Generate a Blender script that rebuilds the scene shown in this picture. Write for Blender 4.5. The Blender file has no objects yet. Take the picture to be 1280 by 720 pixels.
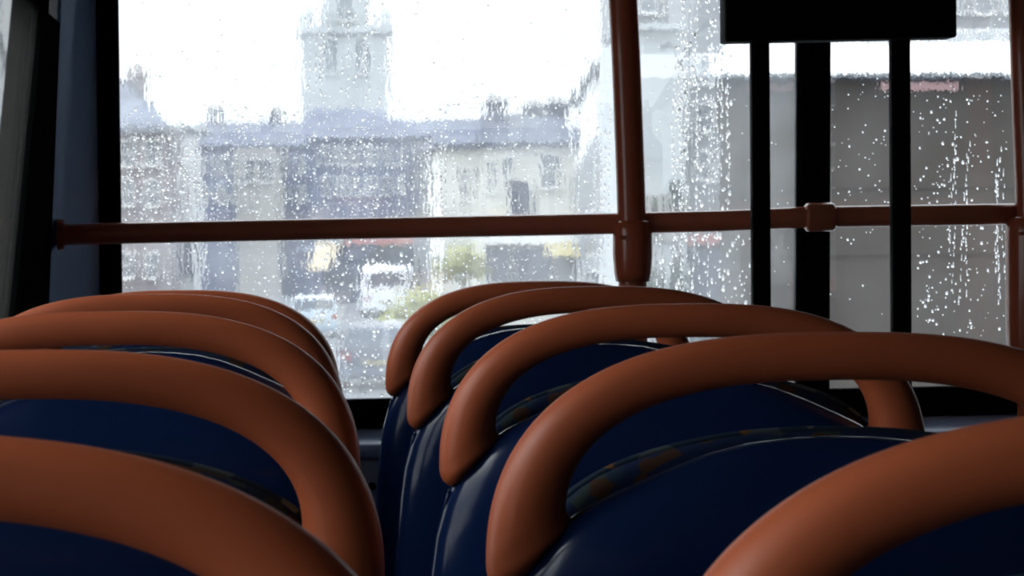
import bpy, bmesh, math, random
from mathutils import Vector, Matrix
random.seed(11)
SC = bpy.context.scene
COL = SC.collection
PI = math.pi

# ------------------------------------------------------------------ camera
FPX = 3547.0                      # focal length in pixels of the 1280 wide frame
VX, VY, ROLL = 376.4, 295.8, 0.0087
CAMZ = 1.16                       # eye height over the upper deck floor
vy = Vector(((VX-640)/FPX, (360-VY)/FPX, 1.0)).normalized()      # bus axis in (right, up, forward)
hx = Vector((math.cos(ROLL), math.sin(ROLL), 0.0))
hx.z = -(hx.x*vy.x + hx.y*vy.y)/vy.z
hx.normalize()
hz = Vector((hx.y*vy.z-hx.z*vy.y, hx.z*vy.x-hx.x*vy.z, hx.x*vy.y-hx.y*vy.x))
hz = hz if hz.y > 0 else -hz
# world direction of a camera space vector c=(r,u,f): (c.hx, c.vy, c.hz)
def cw(c):
    return Vector((c.dot(hx), c.dot(vy), c.dot(hz)))
R_, U_, F_ = cw(Vector((1,0,0))), cw(Vector((0,1,0))), cw(Vector((0,0,1)))
CAM = Vector((0, 0, CAMZ))
cd = bpy.data.cameras.new('camera')
cd.sensor_width = 36.0
cd.lens = FPX*36.0/1280.0
cd.clip_start = 0.05
cd.clip_end = 2000
cd.dof.use_dof = True
cd.dof.focus_distance = 3.2
cd.dof.aperture_fstop = 62
cam = bpy.data.objects.new('camera', cd)
COL.objects.link(cam)
m = Matrix((R_, U_, -F_)).transposed().to_4x4()
m.translation = CAM
cam.matrix_world = m
SC.camera = cam

def at(px, py, Y):
    """the point of the world plane y = Y seen at a pixel of the photograph"""
    d = R_*((px-640)/FPX) + U_*((360-py)/FPX) + F_
    return CAM + d*(Y/d.y)

# ------------------------------------------------------------------ materials
def mat(name, col, rough=0.5, metal=0.0, spec=0.5, coat=0.0, var=0.0, vscale=8.0, bump=0.0, bscale=200.0, stretch=(1,1,1)):
    M = bpy.data.materials.new(name)
    M.use_nodes = True
    nt = M.node_tree
    b = nt.nodes['Principled BSDF']
    b.inputs['Base Color'].default_value = (*col, 1)
    b.inputs['Roughness'].default_value = rough
    b.inputs['Metallic'].default_value = metal
    b.inputs['Specular IOR Level'].default_value = spec
    b.inputs['Coat Weight'].default_value = coat
    b.inputs['Coat Roughness'].default_value = 0.05
    if var or bump:
        tc = nt.nodes.new('ShaderNodeTexCoord')
        mp = nt.nodes.new('ShaderNodeMapping'); mp.inputs['Scale'].default_value = stretch
        nt.links.new(tc.outputs['Object'], mp.inputs['Vector'])
    if var:
        n = nt.nodes.new('ShaderNodeTexNoise'); n.inputs['Scale'].default_value = vscale; n.inputs['Detail'].default_value = 5
        nt.links.new(mp.outputs['Vector'], n.inputs['Vector'])
        r = nt.nodes.new('ShaderNodeValToRGB')
        r.color_ramp.elements[0].position = 0.3; r.color_ramp.elements[1].position = 0.7
        r.color_ramp.elements[0].color = (*[c*(1-var) for c in col], 1)
        r.color_ramp.elements[1].color = (*[min(1, c*(1+var)) for c in col], 1)
        nt.links.new(n.outputs['Fac'], r.inputs['Fac'])
        nt.links.new(r.outputs['Color'], b.inputs['Base Color'])
    if bump:
        n2 = nt.nodes.new('ShaderNodeTexNoise'); n2.inputs['Scale'].default_value = bscale; n2.inputs['Detail'].default_value = 3
        nt.links.new(mp.outputs['Vector'], n2.inputs['Vector'])
        bp = nt.nodes.new('ShaderNodeBump'); bp.inputs['Strength'].default_value = bump; bp.inputs['Distance'].default_value = 0.002
        nt.links.new(n2.outputs['Fac'], bp.inputs['Height'])
        nt.links.new(bp.outputs['Normal'], b.inputs['Normal'])
    return M

def thin_glass(name, tint, mist=0.0):
    M = bpy.data.materials.new(name); M.use_nodes = True
    nt = M.node_tree; nt.nodes.clear()
    out = nt.nodes.new('ShaderNodeOutputMaterial')
    t = nt.nodes.new('ShaderNodeBsdfTransparent'); t.inputs['Color'].default_value = (*tint, 1)
    g = nt.nodes.new('ShaderNodeBsdfGlossy'); g.inputs['Roughness'].default_value = 0.02
    lw = nt.nodes.new('ShaderNodeFresnel'); lw.inputs['IOR'].default_value = 1.4
    mx = nt.nodes.new('ShaderNodeMixShader')
    nt.links.new(lw.outputs['Fac'], mx.inputs['Fac'])
    nt.links.new(t.outputs['BSDF'], mx.inputs[1]); nt.links.new(g.outputs['BSDF'], mx.inputs[2])
    if mist:                        # rain mist clinging to the pane scatters a little daylight
        tl = nt.nodes.new('ShaderNodeBsdfTranslucent'); tl.inputs['Color'].default_value = (.95, .95, .90, 1)
        mv = nt.nodes.new('ShaderNodeMixShader'); mv.inputs['Fac'].default_value = mist
        nt.links.new(mx.outputs['Shader'], mv.inputs[1]); nt.links.new(tl.outputs['BSDF'], mv.inputs[2])
        nt.links.new(mv.outputs['Shader'], out.inputs['Surface'])
    else: nt.links.new(mx.outputs['Shader'], out.inputs['Surface'])
    return M

def brick_mat(name, c1, c2, cm, scale=1.0, rough=0.9):
    M = mat(name, c1, rough)
    nt = M.node_tree; b = nt.nodes['Principled BSDF']
    tc = nt.nodes.new('ShaderNodeTexCoord')
    mp = nt.nodes.new('ShaderNodeMapping'); mp.inputs['Rotation'].default_value = (PI/2, 0, 0)
    br = nt.nodes.new('ShaderNodeTexBrick')
    br.inputs['Color1'].default_value = (*c1, 1); br.inputs['Color2'].default_value = (*c2, 1); br.inputs['Mortar'].default_value = (*cm, 1)
    br.inputs['Scale'].default_value = scale
    nt.links.new(tc.outputs['Object'], mp.inputs['Vector']); nt.links.new(mp.outputs['Vector'], br.inputs['Vector'])
    nt.links.new(br.outputs['Color'], b.inputs['Base Color'])
    return M

M = {}
M['orange'] = mat('orange moulded plastic', (0.50, 0.117, 0.046), 0.42, spec=0.4, var=0.08, vscale=6, bump=0.06, bscale=900)
M['orange_paint'] = mat('orange painted steel', (0.57, 0.130, 0.060), 0.24, spec=0.5, coat=.3)
M['orange_rail'] = mat('lightened orange rail paint', (0.74, 0.215, 0.115), 0.22, spec=0.5, coat=.3)  # paler copy of the orange paint, rail's brightness put into the colour
M['shell'] = mat('glossy navy plastic', (0.007, 0.021, 0.082), 0.17, spec=0.45, coat=0.08)
M['black'] = mat('black plastic', (0.004, 0.004, 0.0045), 0.7, spec=0.06)
M['rubber'] = mat('black rubber gasket', (0.006, 0.0065, 0.007), 1.0, spec=0.0)
M['pillar'] = mat('blue grey trim panel', (0.34, 0.60, 0.95), 0.5, spec=0.3)
M['ledge'] = mat('light blue ledge', (0.42, 0.62, 0.95), 0.3)
M['panel'] = mat('blue grey wall panel', (0.46, 0.54, 0.72), 0.5, var=0.05)
M['lining'] = mat('dark grey wall lining', (0.05, 0.053, 0.06), 0.7, var=0.1)
M['ceiling'] = mat('darkened ceiling panel', (0.14, 0.14, 0.14), 0.7)  # ceiling colour darkened to cut the light bounced onto the seats
M['floor'] = mat('dark speckled vinyl', (0.05, 0.055, 0.07), 0.6, var=0.5, vscale=120)
M['steel'] = mat('painted grey steel', (0.2, 0.2, 0.21), 0.4, metal=0.6)
M['screen'] = mat('dark screen', (0.006, 0.006, 0.008), 0.15)
M['glass'] = thin_glass('wet glass pane', (0.97, 0.985, 0.99))
M['side_glass'] = thin_glass('side glass', (0.93, 0.94, 0.935), 0.012)

# moquette: navy with orange, teal flecks
Mq = mat('navy moquette with orange flecks', (0.012, 0.02, 0.06), 0.95, spec=0.1)
nt = Mq.node_tree; b = nt.nodes['Principled BSDF']
tc = nt.nodes.new('ShaderNodeTexCoord')
vo = nt.nodes.new('ShaderNodeTexVoronoi'); vo.inputs['Scale'].default_value = 75
nt.links.new(tc.outputs['Object'], vo.inputs['Vector'])
sp = nt.nodes.new('ShaderNodeSeparateColor'); nt.links.new(vo.outputs['Color'], sp.inputs['Color'])
rp = nt.nodes.new('ShaderNodeValToRGB'); rp.color_ramp.interpolation = 'CONSTANT'
e = rp.color_ramp.elements; e[0].color = (0.014, 0.024, 0.07, 1); e[1].position = 0.62; e[1].color = (0.018, 0.034, 0.065, 1)
x_ = e.new(0.80); x_.color = (0.06, 0.03, 0.02, 1)
x_ = e.new(0.90); x_.color = (0.035, 0.05, 0.05, 1)
nt.links.new(sp.outputs['Red'], rp.inputs['Fac']); nt.links.new(rp.outputs['Color'], b.inputs['Base Color'])
M['moquette'] = Mq
Mp = Mq.copy(); Mp.name = 'moquette piping'; M['piping'] = Mp
for nd in Mp.node_tree.nodes:
    if nd.type == 'VALTORGB':
        for el, c in zip(nd.color_ramp.elements, ((.02,.035,.06,1),(.07,.09,.10,1),(.16,.075,.03,1),(.13,.14,.10,1))): el.color = c
    if nd.type == 'TEX_VORONOI': nd.inputs['Scale'].default_value = 45
    if nd.type == 'BSDF_PRINCIPLED': nd.inputs['Roughness'].default_value = .7

# ------------------------------------------------------------------ mesh helpers
class MB:
    def __init__(self): self.v = []; self.f = []
    def add(self, vs, fs):
        o = len(self.v); self.v += [tuple(p) for p in vs]; self.f += [tuple(i+o for i in f) for f in fs]; return self
    def hexa(self, c):       # 8 corners: bottom ring 0-3, top ring 4-7
        return self.add(c, [(0,3,2,1),(4,5,6,7),(0,1,5,4),(1,2,6,5),(2,3,7,6),(3,0,4,7)])
    def box(self, x0, x1, y0, y1, z0, z1):
        return self.hexa([(x0,y0,z0),(x1,y0,z0),(x1,y1,z0),(x0,y1,z0),(x0,y0,z1),(x1,y0,z1),(x1,y1,z1),(x0,y1,z1)])
    def tube(self, pts, rad, n=16, cap=True):
        pts = [Vector(p) for p in pts]
        if not isinstance(rad, (list, tuple)): rad = [rad]*len(pts)
        vs = []; fs = []
        up = None
        for i, p in enumerate(pts):
            t = (pts[min(i+1, len(pts)-1)] - pts[max(i-1, 0)]).normalized()
            if up is None:
                up = Vector((0,0,1)) if abs(t.z) < 0.9 else Vector((0,1,0))
            s = t.cross(up).normalized(); up = s.cross(t).normalized()
            for k in range(n):
                a = 2*PI*k/n
                vs.append(p + (s*math.cos(a)+up*math.sin(a))*rad[i])
        for i in range(len(pts)-1):
            for k in range(n):
                fs.append((i*n+k, i*n+(k+1)%n, (i+1)*n+(k+1)%n, (i+1)*n+k))
        if cap:
            fs.append(tuple(range(n-1, -1, -1))); fs.append(tuple((len(pts)-1)*n+k for k in range(n)))
        return self.add(vs, fs)
    def rings(self, rings, closed_ends=True):
        n = len(rings[0]); vs = [p for r in rings for p in r]; fs = []
        for i in range(len(rings)-1):
            for k in range(n):
                fs.append((i*n+k, i*n+(k+1)%n, (i+1)*n+(k+1)%n, (i+1)*n+k))
        if closed_ends:
            fs.append(tuple(range(n-1, -1, -1))); fs.append(tuple((len(rings)-1)*n+k for k in range(n)))
        return self.add(vs, fs)
    def prism(self, poly, y0, y1):      # polygon in (x, z), pulled along y
        n = len(poly)
        vs = [(x, y0, z) for x, z in poly]+[(x, y1, z) for x, z in poly]
        fs = [tuple(range(n)), tuple(range(2*n-1, n-1, -1))]+[(i, i+n, (i+1) % n+n, (i+1) % n) for i in range(n)]
        return self.add(vs, fs)
    def build(self, name, material, parent=None, smooth=False, bevel=0.0, offset=None):
        me = bpy.data.meshes.new(name)
        vs = self.v if offset is None else [(x-offset[0], y-offset[1], z-offset[2]) for x, y, z in self.v]
        me.from_pydata(vs, [], self.f)
        bm = bmesh.new(); bm.from_mesh(me); bmesh.ops.recalc_face_normals(bm, faces=bm.faces); bm.to_mesh(me); bm.free()
        if smooth: me.polygons.foreach_set('use_smooth', [True]*len(me.polygons))
        me.materials.append(material)
        o = bpy.data.objects.new(name, me)
        COL.objects.link(o)
        if parent is not None: o.parent = parent
        if bevel:
            md = o.modifiers.new('bevel', 'BEVEL'); md.width = bevel; md.segments = 3; md.limit_method = 'ANGLE'
            for p in me.polygons: p.use_smooth = True
        return o

def tag(o, label, cat, group=None, kind=None):
    o['label'] = label; o['category'] = cat
    if group: o['group'] = group
    if kind: o['kind'] = kind
    return o
def thing(name, label, cat, loc=(0,0,0), group=None):
    o = bpy.data.objects.new(name, None); COL.objects.link(o); o.location = loc
    o.empty_display_size = 0.1
    return tag(o, label, cat, group)
def struct(o):
    o['kind'] = 'structure'; return o

def interp(tab, x):
    if x <= tab[0][0]: return tab[0][1]
    for (a, b_), (c, d) in zip(tab, tab[1:]):
        if x <= c: return b_+(d-b_)*(x-a)/(c-a)
    return tab[-1][1]

# ------------------------------------------------------------------ bus seat
APEX = 1.10
A_, B_ = 0.204, 0.133
def back(drop): return drop*0.15            # how far the reclined back comes forward below the handle's apex

def handle_mesh():
    mb = MB(); rings = []; N = 20
    def sec(o, i, h):
        ox, od = o; ix, idr = i
        cx, cdp = (ox+ix)/2, (od+idr)/2
        ax, ad = (ox-ix)/2, (od-idr)/2
        r = []
        for k in range(N):
            a = 2*PI*k/N
            c, s = math.cos(a), math.sin(a)
            c2 = math.copysign(abs(c)**0.85, c); s2 = math.copysign(abs(s)**0.85, s)
            x = cx+ax*c2; d = cdp+ad*c2
            r.append((x, back(cdp)+h*s2, APEX-d))
        return r
    def leg(sx):
        L = [((.2010,.1455),(.1660,.1230),.024), ((.2030,.1410),(.1565,.1135),.0258), ((.2038,.1370),(.1540,.1085),.0250)]
        L = [((.1925,.1500),(.1890,.1478),.006), ((.1965,.1495),(.1800,.1400),.018)]+L
        return [((o[0]*sx, o[1]), (i[0]*sx, i[1]), h) for o, i, h in L]
    secs = leg(1)
    n = 72
    for q in range(n+1):
        t = q/n
        th = PI*t
        # spend more sections near the sides
        c, s = math.cos(th), math.sin(th)
        ox = A_*math.copysign(abs(c)**(2/2.79), c); od = B_-B_*abs(s)**(2/2.29)
        ix = .157*math.copysign(abs(c)**(2/2.6), c); idr = .103-.075*abs(s)**(2/2.2)
        h = .0155+.010*abs(c)**3
        secs.append(((ox, od), (ix, idr), h))
    secs += list(reversed(leg(-1)))
    mb.rings([sec(*s) for s in secs])
    return mb

SHELL = [(.0610,0.0),(.0618,.025),(.0645,.050),(.0705,.075),(.0800,.100),(.0890,.120),(.0990,.143),(.110,.160),(.125,.178),(.150,.1965),(.20,.2095),(.28,.216),(.39,.222),(.66,.222)]
CUSH = [(.0600,0.0),(.0606,.025),(.0622,.050),(.0660,.075),(.0720,.100),(.0785,.120),(.0855,.135),(.095,.150),(.110,.166),(.13,.178),(.20,.19),(.60,.198)]
def pillow(tab, y_of, d1, top):
    """closed shell of an outline; y_of(drop, s) gives (rear y, front y)"""
    mb = MB(); ds = []
    d = top+1e-4
    step = .0006
    while d < d1:
        ds.append(d); d += step; step = min(step*1.25, .03)
    ds.append(d1)
    S = 28
    ss = [math.sin(PI/2*(-1+2*k/S)) for k in range(S+1)]
    rings = []
    for d in ds:
        hw = max(interp(tab, d), .002)
        ring = []
        for s in ss: ring.append((hw*s, y_of(d, s)[0], APEX-d))
        for s in reversed(ss[1:-1]): ring.append((hw*s, y_of(d, s)[1], APEX-d))
        rings.append(ring)
    mb.rings(rings)
    return mb
def shell_y(d, s):
    g = min(1, max(0, (d-.061)/.075))**.5
    t = .038*g*(1-abs(s)**5)**.5
    return back(d)-t-.002, back(d)+.002
def cush_y(d, s):
    g = min(1, max(0, (d-.060)/.03))**.5
    t = .030*g*(1-abs(s)**6)**.5
    return back(d)+.034-t*.85, back(d)+.038+t

def make_seat():
    root = thing('bus_seat', 'x', 'bus seat')
    handle_mesh().build('grab_handle', M['orange'], root, smooth=True)
    sh = pillow(SHELL, shell_y, .66, .061).build('back_shell', M['shell'], root, smooth=True)
    for sx in (-1, 1):                           # two moulded creases under each handle end
        for k in (0, 1):
            r = MB()
            x0 = .1925-.0075*k
            r.tube([(sx*(x0+.0035), back(.154)-.0085-.004*k, APEX-.153), (sx*(x0+.0060), back(.165)-.0085-.005*k, APEX-.163), (sx*(x0+.0085), back(.18)-.006-.005*k, APEX-.180)], [.0012,.0016,.0008], 8)
            r.build('moulded_rib', M['shell'], sh, smooth=True)
    cu = pillow(CUSH, cush_y, .62, .060).build('backrest_cushion', M['moquette'], root, smooth=True)
    w = []
    for sx in (-1, 1):
        h = [(sx*hw, back(d)+.034, APEX-d-.0003) for d, hw in CUSH[:-2]]
        w += list(reversed(h)) if sx < 0 else h[1:]
    fine = []
    for p, q in zip(w, w[1:]):
        for j in range(4): fine.append(Vector(p).lerp(Vector(q), j/4))
    fine.append(Vector(w[-1]))
    for _ in range(3): fine = [fine[0]]+[(fine[i-1]+fine[i]*2+fine[i+1])/4 for i in range(1, len(fine)-1)]+[fine[-1]]
    MB().tube(fine, .0030, 8).build('piping', M['piping'], cu, smooth=True)
    # seat cushion with a rolled front edge
    mb = MB(); rings = []
    for y, zt, hw in ((.10,.45,.19),(.115,.475,.205),(.25,.468,.212),(.40,.475,.215),(.46,.47,.212),(.485,.45,.205),(.49,.42,.20)):
        rings.append([(-hw,y,.40),(hw,y,.40),(hw,y,zt-.012),(hw*.94,y,zt),(0,y,zt+.004),(-hw*.94,y,zt),(-hw,y,zt-.012)])
    mb.rings(rings).build('seat_cushion', M['moquette'], root, smooth=False)
    mb = MB(); mb.box(-.20,.20,.09,.47,.37,.405); mb.build('seat_pan', M['shell'], root, bevel=.01)
    mb = MB(); mb.box(-.03,.03,.22,.32,.02,.372); mb.box(-.12,.12,.17,.37,0,.02); mb.build('pedestal', M['steel'], root, bevel=.004)
    return root

def children(o): return [c for c in bpy.data.objects if c.parent == o]
def copy_tree(o, parent=None):
    c = o.copy(); COL.objects.link(c)
    if parent is not None: c.parent = parent
    for ch in children(o): copy_tree(ch, c)
    return c

PITCH, D0 = .68, .395
JIT = {('R',1):(.0023,-.0012,-.017),('R',2):(-.0037,-.0021,.007),('R',3):(.0028,-.0024,.030),('R',4):(.0005,-.0053,.002),('R',5):(-.0018,0,.028),
       ('L',1):(-.0011,.0042,.012),('L',2):(0,.0022,-.036),('L',3):(.0012,-.0005,.029),('L',4):(-.0019,-.0015,-.009),('L',5):(.0018,.0067,-.047)}
ORD = {5: 'front row by the windscreen', 4: 'second row from the windscreen', 3: 'third row from the windscreen',
       2: 'fourth row from the windscreen', 1: 'rearmost row, last from the windscreen'}
proto = None
for n in (5, 4, 3, 2, 1):
    for sd in 'LR':
        s = make_seat() if proto is None else copy_tree(proto)
        if proto is None: proto = s
        dx, dh, dn = JIT[sd, n]
        s.location = ((-.1579 if sd == 'L' else .3137)+dx, (n+D0+dn)*PITCH, 0)
        s.scale = (1, 1, (APEX-dh)/APEX)
        s['label'] = 'navy bus seat with orange handle, %s column, %s' % ('left' if sd == 'L' else 'right', ORD[n])
        s['category'] = 'bus seat'; s['group'] = 'navy bus seats with orange loop handles'

# ------------------------------------------------------------------ bus shell
YB = -5.2                 # rear wall
YF = 4.50                 # windscreen plane at eye height
ZC = 1.80
XR = 2.01
def yf(z, off=0): return YF-(z-CAMZ)*0.05+off
def xw(z): return -.382+.054*(z-CAMZ)
def xr(z): return XR-.054*(z-CAMZ)
def fquad(mb, x0, x1, z0, z1, o0, o1, x0t=None, x1t=None, sl=0.0):     # slab in the raked front plane
    zz = lambda z, x: z+sl*x
    x0t = x0 if x0t is None else x0t; x1t = x1 if x1t is None else x1t
    mb.hexa([(x0,yf(z0,o0),zz(z0,x0)),(x1,yf(z0,o0),zz(z0,x1)),(x1,yf(z0,o1),zz(z0,x1)),(x0,yf(z0,o1),zz(z0,x0)),
             (x0t,yf(z1,o0),zz(z1,x0)),(x1t,yf(z1,o0),zz(z1,x1)),(x1t,yf(z1,o1),zz(z1,x1)),(x0t,yf(z1,o1),zz(z1,x0))])
def squad(mb, fx, y0, y1, z0, z1, w0, w1, y0t=None, y1t=None): # slab in a leaning side wall
    y0t = y0 if y0t is None else y0t; y1t = y1 if y1t is None else y1t
    mb.hexa([(fx(z0)+w0,y0,z0),(fx(z0)+w1,y0,z0),(fx(z0)+w1,y1,z0),(fx(z0)+w0,y1,z0),
             (fx(z1)+w0,y0t,z1),(fx(z1)+w1,y0t,z1),(fx(z1)+w1,y1t,z1),(fx(z1)+w0,y1t,z1)])

mb = MB(); mb.box(-.55, XR+.2, YB-.1, YF+.25, -.06, 0); struct(mb.build('floor', M['floor']))
mb = MB(); mb.box(-.55, XR+.2, YB-.1, YF+.05, ZC, ZC+.06); struct(mb.build('ceiling', M['ceiling']))
ZR = 1.53
ZS, ZT = .80, 1.485        # side window sill and head
# left wall: sill band, head band, posts
mb = MB()
squad(mb, xw, YB, YF+.08, 0, ZS, -.06, 0)
squad(mb, xw, YB, 2.67, ZR, ZC, -.06, 0); squad(mb, xw, 2.67, YF-.02, ZT, ZC, -.06, 0)
posts = [(-5.2,-5.05),(-3.9,-3.83),(-2.6,-2.53),(-1.3,-1.23),(0.0,.07),(1.3,1.37),(2.6,2.67)]
for y0, y1 in posts: squad(mb, xw, y0, y1, ZS, ZR, -.06, 0)
struct(mb.build('wall_left', M['lining']))
# black corner post between the last side window and the front: slanted rear edge
mb = MB()
squad(mb, xw, 3.68, YF+.03, ZS-.03, ZT, -.010, .004, y0t=4.06, y1t=YF-.03)
struct(mb.build('trim_1', M['rubber']))
mb = MB()
squad(mb, xw, 2.67, 4.12, ZT-.002, ZT+.05, -.012, .006); squad(mb, xw, 2.67, 3.72, ZS-.05, ZS+.002, -.012, .006)
struct(mb.build('trim_2', M['rubber']))
k = 1
for (a, b1), (c, d) in zip(posts, posts[1:]+[(3.74, 0)]):
    mb = MB()
    squad(mb, xw, b1, c, ZS, ZT if c == 3.74 else ZR, -.007, -.003, y1t=(4.10 if c == 3.74 else None))
    struct(mb.build('window_%d' % k, M['side_glass'])); k += 1
# right wall (unseen): stairwell in front, windows left out to dim right seats
mb = MB()
squad(mb, xr, YB, YF+.08, 0, ZS, 0, .06)
squad(mb, xr, YB, YF-.02, ZT, ZC, 0, .06)
rp_ = [(-5.2,4.47)]
for y0, y1 in rp_: squad(mb, xr, y0, y1, ZS, ZT, 0, .06)
struct(mb.build('wall_right', M['lining']))
for (a, b1), (c, d) in zip(rp_, rp_[1:]):
    mb = MB(); squad(mb, xr, b1, c, ZS, ZT, .029, .035); struct(mb.build('window_%d' % k, M['side_glass'])); k += 1
# rear wall (unseen), window left out to cut the light from behind
mb = MB(); mb.box(-.5, XR+.1, YB-.08, YB-.02, 0, ZC); struct(mb.build('wall_back', M['lining']))

# ---- front end: panel, ledge, gaskets, windscreen
def xf(px): return at(px, 290, YF).x
GL, GR = xf(150), 1.86
DL, DR = xf(998), xf(1036)
ZG0, ZG1 = at(455, 501, YF).z, 1.66
mb = MB(); fquad(mb, xw(0), xr(0), 0, ZG0-.09, -.088, .08); fquad(mb, xw(1.7), xr(1.7), ZG1+.04, ZC, .0, .06); struct(mb.build('wall_front', M['panel']))
# blue sill ledge under the screen
zl = ZG0-.046
mb = MB()
prof = [(.03, zl+.004), (-.095, zl-.016), (-.104, zl-.020), (-.108, zl-.027), (-.106, zl-.036), (-.098, zl-.040), (.03, zl-.042)]
ring = lambda x: [(x, yf(z, o), z+.010*x) for o, z in prof]
mb.rings([ring(xw(zl)+.006), ring(xr(zl)-.006)])
struct(mb.build('trim_3', M['ledge'], bevel=.002))
# left corner panel (blue grey) and right one
mb = MB()
zb_ = ZG0-.04
def crn(z): return [(xw(z)-.03, yf(z,-.15), z), (xw(z)+.004, yf(z,-.15), z), (xf(127), yf(z,-.004), z), (xf(127), yf(z,.04), z), (xw(z)-.03, yf(z,.04), z)]
mb.rings([crn(zb_), crn(ZC)]); struct(mb.build('trim_4', M['pillar'], bevel=.003))
mb = MB(); fquad(mb, 1.90, xr(.5), ZG0-.05, ZC, -.004, .05, x1t=xr(ZC)); struct(mb.build('trim_5', M['pillar'], bevel=.004))
# gaskets round the two panes
mb = MB()
fquad(mb, xf(124), GL, ZG0-.05, ZG1+.05, -.012, .045)
fquad(mb, GR, GR+.045, ZG0-.05, ZG1+.05, -.012, .045)
fquad(mb, GL, GR, ZG0-.044, ZG0, -.010, .045, sl=.010)
fquad(mb, GL, GR, ZG1, ZG1+.05, -.010, .045)
struct(mb.build('trim_6', M['rubber'], bevel=.003))
mb = MB(); fquad(mb, DL, DR, ZG0, ZG1, -.016, .045); struct(mb.build('trim_7', M['rubber'], bevel=.004))
for a, b1 in ((GL, DL), (DR, GR)):
    mb = MB(); fquad(mb, a-.004, b1+.004, ZG0-.004, ZG1+.004, .012, .018); struct(mb.build('window_%d' % k, M['glass'])); k += 1

# small black fastener on the front panel
p = at(465, 607, YF-.06); mb = MB()
pc = Vector((p.x, yf(p.z, -.088), p.z))
mb.tube([pc+Vector((0,.002,0)), pc+Vector((0,-.006,0)), pc+Vector((0,-.009,0))], [.0062,.0062,.004], 14)
tag(mb.build('panel_fastener', M['black'], smooth=False), 'small round black fastener on the blue grey panel below the windscreen', 'fastener')

# ---- orange rail and stanchions
YR = 4.36
rail = thing('handrail', 'long horizontal orange handrail across the wet windscreen', 'handrail', at(75, 293, YR))
o0 = Vector(rail.location)
RP = [(76,293.3),(400,286.6),(700,281.0),(900,276.3),(1015,271.3),(1268,267.5)]
pts = []
for (xa, ya), (xb, yb) in zip(RP, RP[1:]):
    for q in range(6): pts.append((xa+(xb-xa)*q/6, ya+(yb-ya)*q/6))
pts.append(RP[-1])
w = [at(x, y, YR)-o0 for x, y in pts]
mb = MB(); mb.tube(w, [.0165]*len(w), 20); mb.build('rail_tube', M['orange_rail'], rail, smooth=True)
c0 = at(1006, 272, YR)-o0; c1 = at(1044, 271, YR)-o0; dv = c1-c0
mb = MB(); mb.tube([c0, c0+dv*.06, c0+dv*.12, c0+dv*.85, c0+dv*.95, c1], [.018,.0215,.0225,.0225,.021,.0175], 20); mb.build('clamp_collar', M['orange_rail'], rail, smooth=True)
cm_ = c0+dv*.42
mb = MB(); mb.tube([cm_+Vector((.002,.0,.002)), cm_+Vector((.006,.05,.010)), cm_+Vector((.012,.128,.014))], [.012,.011,.013], 16); mb.build('bracket', M['orange_paint'], rail, smooth=True)
e0 = at(77, 293.2, YR)-o0
mb = MB(); mb.tube([e0+Vector((-.006,0,0)), e0+Vector((.004,0,0))], [.024,.022], 20); mb.build('wall_flange', M['orange_paint'], rail, smooth=False)

def stanchion(label, axis, boot_px, boot_y, rad, brad):
    YP = YR-.012
    base = at(axis[-1][0], axis[-1][1], YP)
    t = thing('stanchion', label, 'pole', (base.x, base.y, 0))
    o = Vector(t.location)
    w = [at(x, y, YP)-o for x, y in axis]
    # up to the ceiling and down to the floor
    d = (w[0]-w[1]).normalized()
    top = w[0]+d*((ZC+.01-w[0].z)/d.z)
    w = [top, w[0]+d*.09]+w
    lo = Vector((w[-1].x+.004, w[-1].y, .0))
    w.append(lo)
    sm = []
    for i in range(len(w)-1):
        for q in range(5): sm.append(w[i].lerp(w[i+1], q/5))
    sm.append(w[-1])
    for _ in range(3): sm = [sm[0]]+[(sm[i-1]+sm[i]*2+sm[i+1])/4 for i in range(1, len(sm)-1)]+[sm[-1]]
    MB().tube(sm, rad, 22).build('pole', M['orange_paint'], t, smooth=True)
    ztop = at(boot_px, boot_y[0], YP).z; zbot = at(boot_px, boot_y[1], YP).z
    bx = at(boot_px, (boot_y[0]+boot_y[1])/2, YP)-o
    mb = MB(); H = ztop-zbot
    mb.tube([(bx.x, bx.y, ztop+.004), (bx.x, bx.y, ztop), (bx.x, bx.y, ztop-.008), (bx.x, bx.y, ztop-.02), (bx.x, bx.y, ztop-H*.55), (bx.x, bx.y, ztop-H*.85), (bx.x, bx.y, zbot)],
            [brad*.80, brad*.90, brad*.97, brad, brad*1.0, brad*.93, brad*.86], 24)
    mb.build('joint_boot', M['orange_paint'], t, smooth=True)
    for sx in (-.6, .25):
        MB().tube([(bx.x+sx*brad, bx.y-brad*.72, ztop-.022), (bx.x+sx*brad, bx.y-brad*1.02, ztop-.022)], [.0035, .003], 10).build('screw', M['orange_paint'], t)
    return t, o, bx, zbot
stanchion('bent orange pole standing left of the black sign posts, crossing the handrail', [(776,-40),(779,0),(783,80),(786,160),(788.5,230),(790,290),(791,345)], 791, (279,352), .0224, .0310)
stanchion('orange pole at the right-hand end of the handrail', [(1277,-40),(1278.5,0),(1281,80),(1284,160),(1287,230),(1288,290),(1289,420)], 1289, (274,500), .0225, .0395)

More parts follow.
